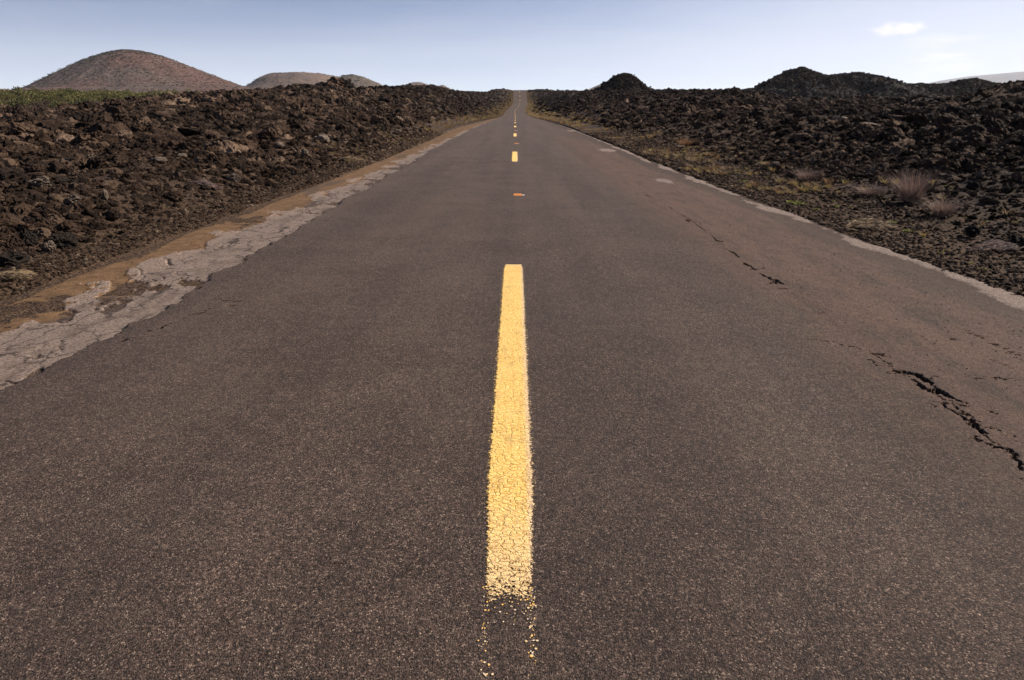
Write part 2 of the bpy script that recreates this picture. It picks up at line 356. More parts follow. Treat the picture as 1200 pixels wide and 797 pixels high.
dm = MT('ochre_dust', .95, .08)
dn = dm.noise(9, 5, .7); dr = dm.noise(80, 3, .7)
dc = dm.mix(dm.ramp(dn, .3, .7), (.10,.057,.030), (.19,.110,.056)); dc = dm.mix(dm.ramp(dr, .4, .7, 0, .55), dc, (.06,.042,.03))
dc = dm.mix(dm.ramp(dm.noise(.9, 4, .6, v=dm.scale(dm.pos, (1.8,.55,1))), .52, .66, 0, .75), dc, (.062,.047,.038))
foldd = dm.ramp(dm.math('ADD', dm.attr('m_old'), dm.math('MULTIPLY', dm.math('SUBTRACT', dm.noise(45, 3, .6), .5), .35)), -.03, .03)
oc = dm.mix(dm.ramp(dm.noise(60, 4, .75), .35, .65), (.085,.060,.047), (.285,.212,.172))
dm.col(dm.mix(foldd, dc, oc)); dm.bump(dm.math('ADD', dr, dn), .012, .8)

Vr, Fr, Ar = compact(V, FR, at); ro = mesh_np('road', Vr, Fr, road.m, True, attrs=Ar); struct(ro, 'straight two lane road of worn dark asphalt with cracked dusty right edge')
Vd, Fd_, Ad = compact(V, FD, at); do = mesh_np('dirt_shoulder', Vd, Fd_, dm.m, True, attrs=Ad); struct(do, 'ochre dirt shoulder along the left edge of the road')

# ------------------------------------------------------------------ yellow centre line
paint = MT('worn_yellow_paint', .75, .25)
ux = paint.attr('u'); uy = paint.attr('w')
pn = paint.noise(60, 4, .7); pf = paint.noise(260, 2, .7); pbig = paint.noise(6, 3, .6)
pv = paint.scale(paint.pos, (26, 17, 1)); cr = paint.vor(1, 'DISTANCE_TO_EDGE', 'Distance', v=pv)
wv = paint.N.new('ShaderNodeVectorMath'); wv.operation = 'ADD'; paint.L.new(paint.scale(paint.pos, (34, 55, 1)), wv.inputs[0]); paint.L.new(paint.noise(30, 3, .6, color=True), wv.inputs[1])
cr = paint.vor(1, 'DISTANCE_TO_EDGE', 'Distance', v=wv.outputs[0])
yc = paint.mix(paint.ramp(pn, .3, .7), (.78,.40,.060), (.90,.59,.16))
yc = paint.mix(paint.ramp(pf, .5, .72, 0, .85), yc, (.90,.76,.48))
wear = paint.math('MULTIPLY', paint.attr('wear'), 1)
yc = paint.mix(paint.math('MULTIPLY', paint.ramp(ux, .62, .95), .65), yc, (.70,.52,.36))
yc = paint.mix(paint.ramp(paint.noise(14, 5, .7, v=paint.scale(paint.pos, (1,.45,1))), .52, .70, 0, .55), yc, (.42,.27,.10))
yc = paint.mix(paint.math('MULTIPLY', wear, .5), yc, (.62,.48,.34))
yc = paint.mix(paint.math('MULTIPLY', paint.ramp(cr, .07, .0), paint.ramp(pbig, .35, .6)), yc, (.42,.22,.05))
paint.col(yc)
# holes: fewer at the core, many at the margins and ends
edge = paint.math('ABSOLUTE', ux); lo = paint.math('ADD', paint.math('MULTIPLY', paint.ramp(edge, .70, 1.14), 1.15), paint.math('MULTIPLY', wear, .85))
lo = paint.math('ADD', lo, -.35)
hn = paint.math('ADD', paint.math('MULTIPLY', pn, .5), paint.math('MULTIPLY', paint.noise(190, 2, .6), .5)); hn = paint.math('MULTIPLY_ADD', hn, 3.2, -1.1)
al = paint.ramp(paint.math('SUBTRACT', hn, lo), -.12, .06)
paint.L.new(al, paint.b.inputs['Alpha'])
paint.bump(paint.math('ADD', paint.math('MULTIPLY', paint.ramp(cr, 0, .12), .6), paint.math('ADD', pf, pn)), .006, .9)
def road_h(x, y):      # height of the road surface as built
    i = np.clip(np.searchsorted(ys, y), 1, len(ys)-1); t = (y-ys[i-1])/(ys[i]-ys[i-1]); j = np.clip(np.searchsorted(xs, x-road_c(y)), 0, len(xs)-2)
    return (zs[i-1, j]*(1-t)+zs[i, j]*t)
DASHN = ['nearest long yellow dash, worn away at its near end', 'second yellow dash up the centre of the road', 'third yellow dash up the centre of the road', 'fourth yellow dash, small in the distance before the dip']
def dash(y0, y1, hw, dx, label, taper=True):
    nx = 13; ny = max(8, int((y1-y0)/(.02 if y0 < 10 else .25)))
    u = np.linspace(-1.18, 1.18, nx); yy = np.linspace(y0-.08, y1+.04, ny); U, W = np.meshgrid(u, yy)
    x = -.0145 + U*hw + dx + road_c(W) ; z = road_z(W) + .006*fbm((x-road_c(W))*.8, W*.5, 3, 601) + .0018*fbm((x-road_c(W))*9, W*9, 3, 602) + .0028
    w = np.clip(1-(W-(y0-.03))/.52, 0, 1)**1.0*.98 + np.clip((W-y1)/.03, -1, 0)*0 + np.clip(1-(y1-W)/.10, 0, 1)*.45
    w = np.where(W < y0-.03, .95+np.clip((y0-.03-W)/.04,0,1)*.6, w)
    o = mesh_np('road_marking', np.stack([x, W, z], -1).reshape(-1, 3), gridfaces(ny, nx), paint.m, attrs={'u': U, 'w': W, 'wear': w})
    struct(o, label); o['group'] = 'yellow centre line dashes'
P = 16.62
for k in range(21):
    lab = DASHN[k] if k < 4 else 'far yellow dash on the road climbing to the crest'
    y0 = 1.60+P*k
    dash(y0, y0+4.16 if k else 5.74, .073, 0, lab)
# worn remains of an earlier line in front of the nearest dash (flecks)
fl = []
def fleck(x, y, s):
    n = 6; z = float(road_h(np.array([x]), np.array([y]))[0])+.0022; r0 = random.random()*6
    pts = [(x+s*math.cos(r0+2*math.pi*i/n)*random.uniform(.6,1.2), y+s*1.2*math.sin(r0+2*math.pi*i/n)*random.uniform(.6,1.2), z) for i in range(n)]
    fl.append(pts)
for k in range(120):
    side = random.choice((-1, 1)); y = random.uniform(1.18, 1.60)
    if random.random() > .25+.75*(math.sin(y*37+side)>.1): continue
    fleck(-.0145+side*.056+random.gauss(0, .007), y, random.uniform(.0010, .0035))
for k in range(50): fleck(-.0145+random.uniform(-.07, .07), random.uniform(1.45, 1.62), random.uniform(.001, .003))
for k in range(260):
    side = random.choice((-1, 1, 1)); y = random.uniform(1.20, 1.60)
    if math.sin(y*61+side*2)+math.sin(y*23) < -.2: continue
    fleck(-.0145+side*.058+random.gauss(0, .0045), y, random.uniform(.0005, .0016))
fV = [p for f in fl for p in f]; fF = [[6*i+k for k in range(6)] for i in range(len(fl))]
fm = MT('paint_fleck', .6, .4); fm.col(fm.mix(fm.ramp(fm.noise(70, 2, .5), .4, .6), (.78,.44,.09), (.62,.5,.36)))
o = mesh_np('road_marking', np.array(fV), np.array(fF), fm.m, False); struct(o, 'scattered yellow paint flecks below the nearest dash')

# ------------------------------------------------------------------ raised reflectors between the dashes
om = MT('orange_reflector', .45, .5); om.col((.72,.26,.055)); om.bump(om.noise(200, 2, .5), .002, .4)
wm = MT('pale_lens', .35, .5); wm.col((.55,.50,.46))
def reflector(y, dx, label):
    x0 = -.0145+.05+dx; z0 = float(road_h(np.array([x0]), np.array([y]))[0])
    rt = bpy.data.objects.new('road_reflector', None); COL.objects.link(rt); rt.location = (x0, y, z0); rt.empty_display_size = .1
    tag(rt, label, 'road reflector', 'raised reflectors between the yellow dashes')
    def wedge(nm, xa, xb, m, s=1):
        hb, ht, h = .055*s, .022*s, .022*s
        v = [(xa,-hb,0),(xb,-hb,0),(xb,hb,0),(xa,hb,0),(xa+.006,-ht,h),(xb-.006,-ht,h),(xb-.006,ht,h),(xa+.006,ht,h)]
        o = mesh_np(nm, np.array(v), np.array([(3,2,1,0),(4,5,6,7),(0,1,5,4),(1,2,6,5),(2,3,7,6),(3,0,4,7)]), m, False, parent=rt)
        b = o.modifiers.new('b', 'BEVEL'); b.width = .003; b.segments = 2
        return o
    wedge('marker_body', -.085, .045, om.m); wedge('broken_end', .047, .088, wm.m, .55)
for yy, lb in ((10.9, 'orange road reflector lying between the nearest and the second yellow dash'), (10.9+P, 'orange road reflector between the second and the third yellow dash'),
               (10.9+2*P, 'orange road reflector between the third and the fourth yellow dash')):
    reflector(yy, random.uniform(-.02, .02), lb)

# ------------------------------------------------------------------ rocks
def rock_mesh(name, seed, mat, sub=4, flat=.75, slab=False):
    import bmesh
    bm = bmesh.new(); bmesh.ops.create_icosphere(bm, subdivisions=sub, radius=1)
    R_ = random.Random(seed)
    planes = []
    for _ in range(9 if not slab else 6):
        n = Vector((R_.gauss(0,1), R_.gauss(0,1), R_.gauss(0,1))).normalized(); planes.append((n, R_.uniform(.55, .9)))
    off = Vector((R_.random()*50, R_.random()*50, R_.random()*50))
    for v_ in bm.verts:
        p = v_.co.copy()
        for n, d in planes:
            k = p.dot(n)
            if k > d: p -= n*(k-d)*.8
        q = p*1.6 + off
        a = mnoise.fractal(q, .9, 2.1, 3)*.20; b = abs(mnoise.noise(p*3.0+off))*.55 - .12; c2 = abs(mnoise.noise(p*7+off))*-.20+.05; c3 = mnoise.noise(p*15+off)*.07
        p *= (1 + (a - b + c2 + c3)*(.5 if slab else 1.15))
        p.z *= flat; v_.co = p
    sx = R_.uniform(.75, 1.25)
    for v_ in bm.verts: v_.co.x *= sx; v_.co.y /= sx
    me = bpy.data.meshes.new(name); bm.to_mesh(me); bm.free(); me.materials.append(mat)
    for p in me.polygons: p.use_smooth = False
    return me
rk = MT('lava_rock', .95, .10)
r0 = rk.rnd(); an = rk.noise(2.2, 6, .65, v=rk.obj); an2 = rk.noise(14, 4, .7, v=rk.obj)
big = rk.noise(.11, 3, .5)
tone = rk.mix(rk.ramp(r0, 0, 1), (.046,.029,.021), (.160,.098,.064))
tone = rk.mix(rk.ramp(r0, .74, 1.0), tone, (.33,.22,.15))  # random rocks made paler, standing in for sunlit highlights
tone = rk.mix(rk.ramp(big, .40, .62, 0, .4), tone, (.045,.033,.027))
sepx = rk.N.new('ShaderNodeSeparateXYZ'); rk.L.new(rk.pos, sepx.inputs[0])
tone = rk.mix(rk.ramp(sepx.outputs[0], 3, 12, 0, .12), tone, (.046,.032,.025))      # shade on the right-hand flow painted into the rock tone
tone = rk.mix(rk.ramp(sepx.outputs[1], 40, 150, 0, .66), tone, (.030,.022,.019))     # the flow further out is darker stone
tone = rk.mix(rk.ramp(an, .35, .7), tone, rk.mix(1.0, tone, (.35,.33,.33), 'MULTIPLY'))
tone = rk.mix(rk.ramp(an2, .56, .8, 0, .6), tone, (.20,.135,.09))
rk.col(tone); rk.bump(rk.math('ADD', an2, rk.math('MULTIPLY', an, 1.5)), .15, .9)
# darker outer flow for the ground sheet too
sp = lava.N.new('ShaderNodeSeparateXYZ'); lava.L.new(lava.pos, sp.inputs[0])
cur = lava.b.inputs['Base Color'].links[0].from_socket
lava.col(lava.mix(lava.ramp(sp.outputs[1], 30, 100, 0, .75), cur, lava.mix(lava.ramp(n2, .35, .7), (.030,.024,.022), (.014,.012,.012))))

def library(prefix, meshes):
    c_ = bpy.data.collections.new(prefix)
    for i, me in enumerate(meshes):
        o = bpy.data.objects.new('%s.%03d' % (prefix, i), me); c_.objects.link(o)
    return c_
def scatter(name, coll, P_, S_, R_, I_, label, cat):
    me = bpy.data.meshes.new(name); n = len(P_)
    me.vertices.add(n); me.vertices.foreach_set('co', np.asarray(P_, np.float32).ravel())
    for nm, t, d in (('scl', 'FLOAT_VECTOR', S_), ('rot', 'FLOAT_VECTOR', R_)):
        a = me.attributes.new(nm, t, 'POINT'); a.data.foreach_set('vector', np.asarray(d, np.float32).ravel())
    a = me.attributes.new('idx', 'INT', 'POINT'); a.data.foreach_set('value', np.asarray(I_, np.int32))
    o = bpy.data.objects.new(name, me); COL.objects.link(o)
    g = bpy.data.node_groups.new(name, 'GeometryNodeTree')
    g.interface.new_socket('Geometry', in_out='INPUT', socket_type='NodeSocketGeometry'); g.interface.new_socket('Geometry', in_out='OUTPUT', socket_type='NodeSocketGeometry')
    gi = g.nodes.new('NodeGroupInput'); go = g.nodes.new('NodeGroupOutput')
    mp = g.nodes.new('GeometryNodeMeshToPoints'); ip = g.nodes.new('GeometryNodeInstanceOnPoints'); ci = g.nodes.new('GeometryNodeCollectionInfo')
    ci.inputs['Collection'].default_value = coll; ci.inputs['Separate Children'].default_value = True; ci.inputs['Reset Children'].default_value = True
    def na(nm, t):
        q = g.nodes.new('GeometryNodeInputNamedAttribute'); q.data_type = t; q.inputs['Name'].default_value = nm; return q.outputs['Attribute']
    er = g.nodes.new('FunctionNodeEulerToRotation')
    L = g.links.new
    L(gi.outputs[0], mp.inputs['Mesh']); L(mp.outputs[0], ip.inputs['Points']); L(ci.outputs[0], ip.inputs['Instance'])
    ip.inputs['Pick Instance'].default_value = True; L(na('idx', 'INT'), ip.inputs['Instance Index'])
    L(na('rot', 'FLOAT_VECTOR'), er.inputs[0]); L(er.outputs[0], ip.inputs['Rotation']); L(na('scl', 'FLOAT_VECTOR'), ip.inputs['Scale']); L(ip.outputs[0], go.inputs[0])
    m = o.modifiers.new('scatter', 'NODES'); m.node_group = g
    stuff(o, label, cat); return o

NB = 14
rocks = [rock_mesh('lava_rock', 100+i, rk.m, 4, random.uniform(.6, .95), i % 5 == 0) for i in range(NB)]
lib = library('lava_rock', rocks)
Pp, Ss, Rt, Ii = [], [], [], []
def put(n, y0, y1, smin, smax, power, side, dmin, dmax, sink=.25, dens=None):
    """n rocks between forward distances y0..y1, d metres off the strip"""
    y = np.exp(rng.uniform(math.log(y0), math.log(y1), n)) if y1/y0 > 3 else rng.uniform(y0, y1, n)
    w = np.minimum(.80*y+5, dmax)
    d = dmin + rng.uniform(0, 1, n)**.8*(w-dmin)
    x0 = road_c(y) + (-3.65 + offL(y) if side < 0 else 3.55 + offR(y))
    x = x0 + side*d
    s = smin*(smax/smin)**(rng.uniform(0, 1, n)**power)
    s = s*np.clip(.45 + d/(2.0 if side < 0 else 3.5), .45, 1)
    if side > 0: s = s*.82
    z = terrain(x, y) - s*sink*rng.uniform(.2, 1.4, n) + s*.2
    Pp.append(np.stack([x, y, z], -1)); Ss.append(np.stack([s*rng.uniform(.75, 1.35, n), s*rng.uniform(.75, 1.35, n), s*rng.uniform(.6, 1.15, n)], -1))
    Rt.append(np.stack([rng.uniform(-.7, .7, n), rng.uniform(-.7, .7, n), rng.uniform(0, 6.28, n)], -1)); Ii.append(rng.integers(0, NB, n))
for side in (-1, 1):
    put(30000, 3, 15, .014, .060, 1.2, side, .15 if side < 0 else .7, 14)
    put(9500, 3, 16, .045, .115, 1.5, side, .5 if side < 0 else 2.0, 18)
    put(700, 5, 22, .12, .24, 1.5, side, 2.0 if side < 0 else 3.6, 24)
    put(26000, 12, 45, .04, .15, 1.2, side, .3 if side < 0 else 1.4, 45)
    put(2600, 14, 60, .14, .34, 1.6, side, 2 if side < 0 else 4, 55)
    put(22000, 38, 130, .12, .36, 1.2, side, 1.6, 120)
    put(170, 14, 70, .30, .62, 1.4, side, 5, 50, .45)
    put(70, 9, 30, .20, .42, 1.4, side, 3.5, 24, .45)
    put(9000, 90, 350, .14, .40, 1.2, side, .5, 22)
    put(2500, 45, 150, .34, .75, 1.9, side, 6, 140)
    put(30000, 105, 345, .20, .50, 1.2, side, 3.0, 290)
    put(1500, 110, 345, .5, 1.0, 1.8, side, 14, 290)
Pp = np.concatenate(Pp); Ss = np.concatenate(Ss); Rt = np.concatenate(Rt); Ii = np.concatenate(Ii)
scatter('lava_rubble', lib, Pp, Ss, Rt, Ii, 'jagged dark brown clinker rubble heaped on both sides of the road', 'lava rubble')

# pebbles along the verges
peb = MT('pebble', .95, .1); pr = peb.rnd(); pc_ = peb.mix(peb.ramp(pr, 0, 1), (.034,.021,.014), (.15,.095,.062)); pc_ = peb.mix(peb.ramp(pr, .92, 1), pc_, (.32,.24,.17)); peb.col(pc_); peb.bump(peb.noise(3, 4, .6, v=peb.obj), .2, .8)
plib = library('pebble', [rock_mesh('pebble', 300+i, peb.m, 2, .7) for i in range(8)])
N = 52000
y = np.exp(rng.uniform(math.log(2.6), math.log(40), N)); side = rng.choice([-1, 1], N, p=[.4, .6])
d = np.where(side < 0, rng.exponential(.55, N)-.08, rng.exponential(1.3, N)-.05)
x = road_c(y) + np.where(side < 0, -3.62+offL(y)-d, 3.5+offR(y)+d)
s = .004 + .018*rng.uniform(0, 1, N)**2.5; s *= np.clip(y/8, 1, 2.6)
z = terrain(x, y) + s*.2
scatter('gravel', plib, np.stack([x, y, z], -1), np.stack([s*rng.uniform(.7,1.4,N), s*rng.uniform(.7,1.4,N), s], -1), np.stack([rng.uniform(-.5,.5,N)]*2+[rng.uniform(0,6.28,N)], -1), rng.integers(0, 8, N),
        'fine brown gravel strewn along both road edges', 'gravel')
# loose grit lying on the dusty right-hand lane edge and the left shoulder
N = 5200
y = np.exp(rng.uniform(math.log(2.0), math.log(16), N)); right = rng.random(N) < .6
x = np.where(right, rng.normal(2.75, .42, N), rng.normal(-3.25, .25, N)); ok = ((x > 1.7) & (x < 3.45)) | ((x < -2.7) & (x > -3.55)); x = x[ok]; y = y[ok]; N = len(x)
s = .0012 + .0035*rng.uniform(0, 1, N)**3; z = road_h(x, y) + s*.3
scatter('road_grit', plib, np.stack([x, y, z], -1), np.stack([s, s*1.2, s*.8], -1), np.stack([rng.uniform(-.5,.5,N)]*2+[rng.uniform(0,6.28,N)], -1), rng.integers(0, 8, N),
        'loose stone grit lying on the dusty road margins', 'grit')

# individual rocks that stand out of the rubble
pale = MT('pale_rock', .95, .1); pn_ = pale.noise(2.5, 5, .65, v=pale.obj); pale.col(pale.mix(pale.ramp(pn_, .35, .7), (.26,.20,.155), (.13,.095,.072))); pale.bump(pale.noise(9, 4, .7, v=pale.obj), .15, .8)
dark = MT('dark_rock', .95, .1); dn_ = dark.noise(2.5, 5, .65, v=dark.obj); dark.col(dark.mix(dark.ramp(dn_, .35, .7), (.065,.048,.038), (.030,.024,.021))); dark.bump(dark.noise(9, 4, .7, v=dark.obj), .15, .9)
rust = MT('rust_rock', .95, .1); rn_ = rust.noise(2.0, 6, .65, v=rust.obj); rust.col(rust.mix(rust.ramp(rn_, .38, .52), (.15,.08,.045), (.033,.024,.020))); rust.bump(rust.noise(8, 4, .7, v=rust.obj), .2, .9)
def hit(px, py):       # walk a sightline until it meets the land
    d_ = ray(px, py); t = np.exp(np.linspace(math.log(2), math.log(400), 5000)); Xh = d_.x*t; Yh = d_.y*t; Zh = CAMH + d_.z*t
    g_ = terrain(Xh, Yh); k = np.argmax(Zh <= g_); 
    if k == 0: k = len(t)-1
    return Xh[k], Yh[k], g_[k]
def single(px, py, wpx, hpx, mat, label, seed, nm='rock', cat='rock', slab=False, rz=None, lift=.3):
    x, y, z = hit(px, py+hpx*.4); s = wpx*math.hypot(x, y)/F/2
    o = bpy.data.objects.new(nm, rock_mesh(nm, seed, mat, 4, 1.0, slab)); COL.objects.link(o)
    hs = s*hpx/wpx*1.25
    o.scale = (s*1.1, s*1.0, hs); o.rotation_euler = (random.uniform(-.15,.15), random.uniform(-.15,.15), rz if rz is not None else random.uniform(0, 6)); o.location = (x, y, z+hs*lift+.03)
    tag(o, label, cat, 'rocks standing out of the lava rubble')
L1 = [
 (213,184,13,6,pale,'bright pale wedge of rock in the left rubble under the cone\'s right flank',True),
 (186,189,15,5,pale,'thin pale slab lying just left of a brighter wedge in the left rubble',True),
 (107,187,11,7,pale,'small pale block in the left rubble below the peak of the red cone',False),
 (88,191,26,7,dark,'long low grey lava slab in the middle of the left rubble',True),
 (47,216,18,9,pale,'pale squarish stone in the left rubble below the cone\'s left foot',False),
 (73,213,13,6,dark,'narrow grey stone just right of a pale squarish stone',True),
 (124,230,6,11,pale,'upright thin pale stone standing in the left rubble',True),
 (86,236,13,9,pale,'pale tilted block below the thin upright stone',False),
 (273,209,14,8,pale,'pale lumpy stone low in the left rubble near the dirt shoulder',False),
 (378,164,20,9,pale,'large sloping pale slab high in the rubble left of the road',True),
 (357,180,9,7,pale,'bright white faced stone below the large sloping slab',False),
 (328,171,12,5,pale,'slim pale stone left of the large sloping slab',True),
 (467,154,7,5,pale,'small pale stone near yellow grass far along the left verge',False),
 (14,305,26,15,dark,'big dark boulder at the left edge just above the straw',False),
 (36,282,12,16,dark,'upright grey wedge above the big dark boulder at left',False),
 (74,285,22,14,dark,'broad grey block right of the upright wedge at left',False),
 (58,291,11,10,pale,'rounded tan stone between two grey blocks at left',False),
 (40,213,1,1,None,'',False),
 (1142,139,10,7,pale,'pale round stone on top of the dark heap at far right',False),
 (1018,148,20,6,pale,'long flat pale stone high in the right lava field',True),
 (989,140,13,4,pale,'small flat tan stone left of the long flat pale stone',True),
 (1020,203,8,8,pale,'pale knob of rock left of the tall dry tuft',False),
 (1141,220,12,8,dark,'grey stone right of the tall dry tuft',False),
 (1153,128,7,4,pale,'small bright chip above the pale round stone at far right',False),
 (953,190,5,9,pale,'thin pale upright stone above a purple dry tuft right of the road',True),
 (1138,274,13,10,dark,'black boulder alone on the right gravel verge',False),
 (1194,287,16,10,dark,'dark boulder cut by the right edge of the picture',False),
 (908,194,11,7,pale,'pale stone left of the dry tufts in the right rubble',False),
 (796,174,15,4,pale,'flat pale slab under the orange dry tuft right of the road',True),
 (1147,206,8,5,pale,'tan stone up the slope from the grey stone beside the tall tuft',False)]
for i, (px, py, w, h_, m_, lb, sl) in enumerate(L1):
    if m_ is None: continue
    single(px, py, w, h_, m_.m, lb, 500+i, slab=sl, rz=random.uniform(-.4, .4))

# ------------------------------------------------------------------ hills
def hill(name, prof, Yd, mat, label, depth=1.0, rough=.012, seed=0, res=160, foot=.22):
    """a hill built as a solid of concentric rings: its width and height from the profile, its depth from its width"""
    pts = [at_y(px, py, Yd) for px, py in prof]
    xs_ = np.array([p.x for p in pts]); zs_ = np.array([p.z for p in pts]); k = int(np.argmax(zs_)); xm = xs_[k]
    zb = min(zs_[0], zs_[-1]); H = zs_[k]-zb
    rl = np.append((xm-xs_[:k+1])[::-1], (xm-xs_[0])*1.35); zl = np.append(zs_[:k+1][::-1], zs_[0]-H*foot*2)
    rr_ = np.append(xs_[k:]-xm, (xs_[-1]-xm)*1.35); zr_ = np.append(zs_[k:], zs_[-1]-H*foot*2)
    na = res*2; nr = res; u_ = np.linspace(0, 1, nr)[:, None]; th = np.linspace(0, 2*math.pi, na)[None, :]
    cs = np.cos(th); wr = sstep(-.8, .8, cs)
    RL, RR = rl[-1], rr_[-1]; Rm = RL*(1-wr)+RR*wr; rho = u_*Rm
    # an ellipse: the two flanks run smoothly into each other round the back and front
    zz = np.interp(u_*RL, rl, zl)*(1-wr) + np.interp(u_*RR, rr_, zr_)*wr
    X_ = xm + rho*cs; Y_ = rho*np.sin(th)*depth; size = RL+RR
    g_ = fbm(X_/size*13+seed, Y_/size*13, 5, 31+seed, .6)*2.2*rough*H - H*.045*np.abs(perlin(np.cos(th)*4.5+X_*0+seed, np.sin(th)*4.5+u_*.8, 77+seed))*sstep(.1, .5, u_)
    zz = zz + g_*sstep(.02, .2, u_)*(1-.5*sstep(.8, 1, u_))
    Vv = np.stack([X_, Yd + Y_, zz], -1).reshape(-1, 3)
    o = mesh_np(name, Vv, gridfaces(nr, na), mat, True); struct(o, label); return o, Vv
def cone_mat(nm, a, b, bush, sc_):
    m = MT(nm, .95, .1); q1 = m.noise(.006*sc_, 5, .6); q2 = m.noise(.05*sc_, 5, .7)
    c_ = m.mix(m.ramp(q1, .40, .60), a, b); c_ = m.mix(m.ramp(q2, .42, .66, 0, .6), c_, tuple(x_*.5 for x_ in a))
    vv = m.vor(.24*sc_, 'F1', 'Distance'); c_ = m.mix(m.math('MULTIPLY', m.ramp(vv, .50, .30, 0, .6), m.ramp(m.noise(.012*sc_, 3, .6), .35, .55, .35, 1)), c_, bush); v2 = m.vor(.11*sc_, 'F1', 'Distance'); c_ = m.mix(m.ramp(v2, .40, .22, 0, .45), c_, (.19,.14,.11))
    m.col(c_); m.bump(q2, 6/sc_*1.2, .8); return m.m
M1 = cone_mat('red_cinder', (.098,.052,.043), (.090,.064,.054), (.034,.030,.024), 1.0)
M2 = cone_mat('tan_cinder', (.15,.10,.078), (.095,.064,.058), (.06,.052,.038), 1.0)
M3 = cone_mat('brown_cinder', (.13,.10,.075), (.10,.075,.06), (.05,.05,.033), 1.0)
M4 = MT('far_slope', .95, .1); M4.col(M4.mix(M4.ramp(M4.noise(.001, 4, .6), .4, .6), (.12,.12,.14), (.15,.145,.16)))  # grey-blue of the haze put into the slope colour
c1, V1 = hill('hill', [(20,110),(43,106.5),(70,90.5),(100,73),(125,63),(144,58.5),(157,59),(170,60.5),(190,66),(208,73),(241,86.5),(276,99.5),(298,104),(330,108)], 1700, M1, 'big rust red cinder cone standing alone at left', 1.0, .010, 1, 260)
c2, V2 = hill('hill', [(280,106),(291,100.5),(305,92.5),(320,86),(350,86.5),(380,86.5),(398,90),(420,101),(440,108)], 2600, M2, 'flat topped tan cinder hill right of the red cone', 1.0, .012, 2, 260)
c3, V3 = hill('hill', [(375,106),(392,94),(402,88.5),(412,87.5),(425,90),(440,96),(453,102),(465,108)], 2200, M3, 'small rounded brown hill beside the flat topped hill', 1.0, .015, 3, 200)
hill('hill', [(462,106),(473,100),(483,96.5),(492,96),(505,100),(522,107)], 4200, M2, 'faint pink hill far off, just left of the road', 1.0, .01, 4, 100)
hill('hill', [(500,106),(511,101),(519,99.3),(530,105),(540,108)], 4600, M3, 'tiny faint hill between the pink hill and the road', 1.0, .01, 5, 80)
hill('hill', [(675,108),(690,104.5),(700,100),(710,96),(722,94),(745,100),(765,108)], 5200, M2, 'faint pink hill half hidden behind the dark lava dome', 1.0, .01, 6, 100)
hill('hill', [(0-90,112),(-60,107),(-10,104.5),(6,104),(18,107),(30,110)], 4800, M2, 'low pink rise at the far left of the horizon', 1.0, .01, 8, 80)
hill('mountain', [(1000,112),(1085,99.8),(1115,93.5),(1150,88.2),(1200,83.5),(1260,79),(1400,70),(1600,64),(1800,72),(2100,104)], 14000, M4.m, 'pale lilac mountain slope at the far right of the horizon', .6, .006, 7, 120)

# dark lava dome and hump right of the road, boulder left
hl = MT('lava_hill_rock', .95, .1); q = hl.noise(.5, 6, .7); hl.col(hl.mix(hl.ramp(q, .4, .65), (.034,.027,.023), (.016,.014,.013))); hl.col(hl.mix(hl.ramp(hl.noise(.22, 4, .6), .52, .66, 0, .6), hl.b.inputs['Base Color'].links[0].from_socket, (.075,.05,.034))); hl.bump(q, 1.2, .9)
cD, VD = hill('hill', [(697,106),(704,103.5),(709,98),(715,94),(721,90.5),(728,88.5),(733,88.3),(741,90.3),(747,94),(752,98.5),(758,104),(766,107)], 225, hl.m, 'dark rounded lava dome rising right of the road', .8, .085, 11, 240, .25)

bo = at_y(400, 104, 150)
RUB = []
hm = MT('distant_lava', .95, .08); q = hm.noise(.16, 6, .7); hm.col(hm.mix(hm.ramp(q, .38, .66), (.024,.020,.019), (.011,.010,.010))); hm.col(hm.mix(hm.ramp(hm.noise(.07, 5, .65), .53, .68, 0, .5), hm.b.inputs['Base Color'].links[0].from_socket, (.042,.031,.025))); hm.bump(q, 3.0, .9)
for pf_, Yr, dp_, lb, sd_i in [
  ([(866,108),(884,103.5),(891,98.5),(897,97),(905,92),(920,85.5),(931,82),(939,79.5),(947,82),(958,86.5),(966,89),(975,93),(986,98),(1000,108)], 330, .7, 'tall peaked black lava hill on the right skyline', 21),
  ([(945,108),(958,93),(968,88.5),(975,88.8),(986,87),(1005,86),(1018,88),(1035,91.5),(1048,95.5),(1060,99),(1072,102),(1085,108)], 345, .7, 'broad dark lava hump just right of the tall peaked hill', 23),
  ([(1040,108),(1060,100.5),(1080,99),(1095,99.8),(1111,99.5),(1130,101),(1150,108)], 365, .7, 'low lava rise between the broad hump and the far small hill', 25),
  ([(1090,108),(1111,100),(1118,96.5),(1125,94.8),(1134,94.2),(1143,93),(1150,95),(1158,97.8),(1178,100),(1200,108)], 340, .8, 'small dark lava hill near the right end of the skyline', 27),
  ([(1150,109),(1178,99.8),(1200,99),(1230,97),(1270,98),(1310,101),(1360,110)], 370, .7, 'dark lava rise cut by the right edge of the picture', 29)]:
    cR, VR = hill('hill', pf_, Yr, hm.m, lb, dp_, .075, sd_i, 200, .3)
    nk = 3600; kD = rng.choice(len(VR), nk); PD = VR[kD] + rng.normal(0, .5, (nk, 3)); SD = rng.uniform(.25, 1.0, (nk, 1))**1.4*rng.uniform(.8, 1.4, (nk, 3)); PD[:, 2] = VR[kD][:, 2] - SD[:, 2]*.5
    RUB.append((PD, SD))
PD = np.concatenate([a for a, b in RUB]); SD = np.concatenate([b for a, b in RUB])
scatter('ridge_rubble', lib, PD, SD, rng.uniform(0, 6, (len(PD), 3)), rng.integers(0, NB, len(PD)), 'loose dark lava rubble over the far lava hills at right', 'lava rubble')
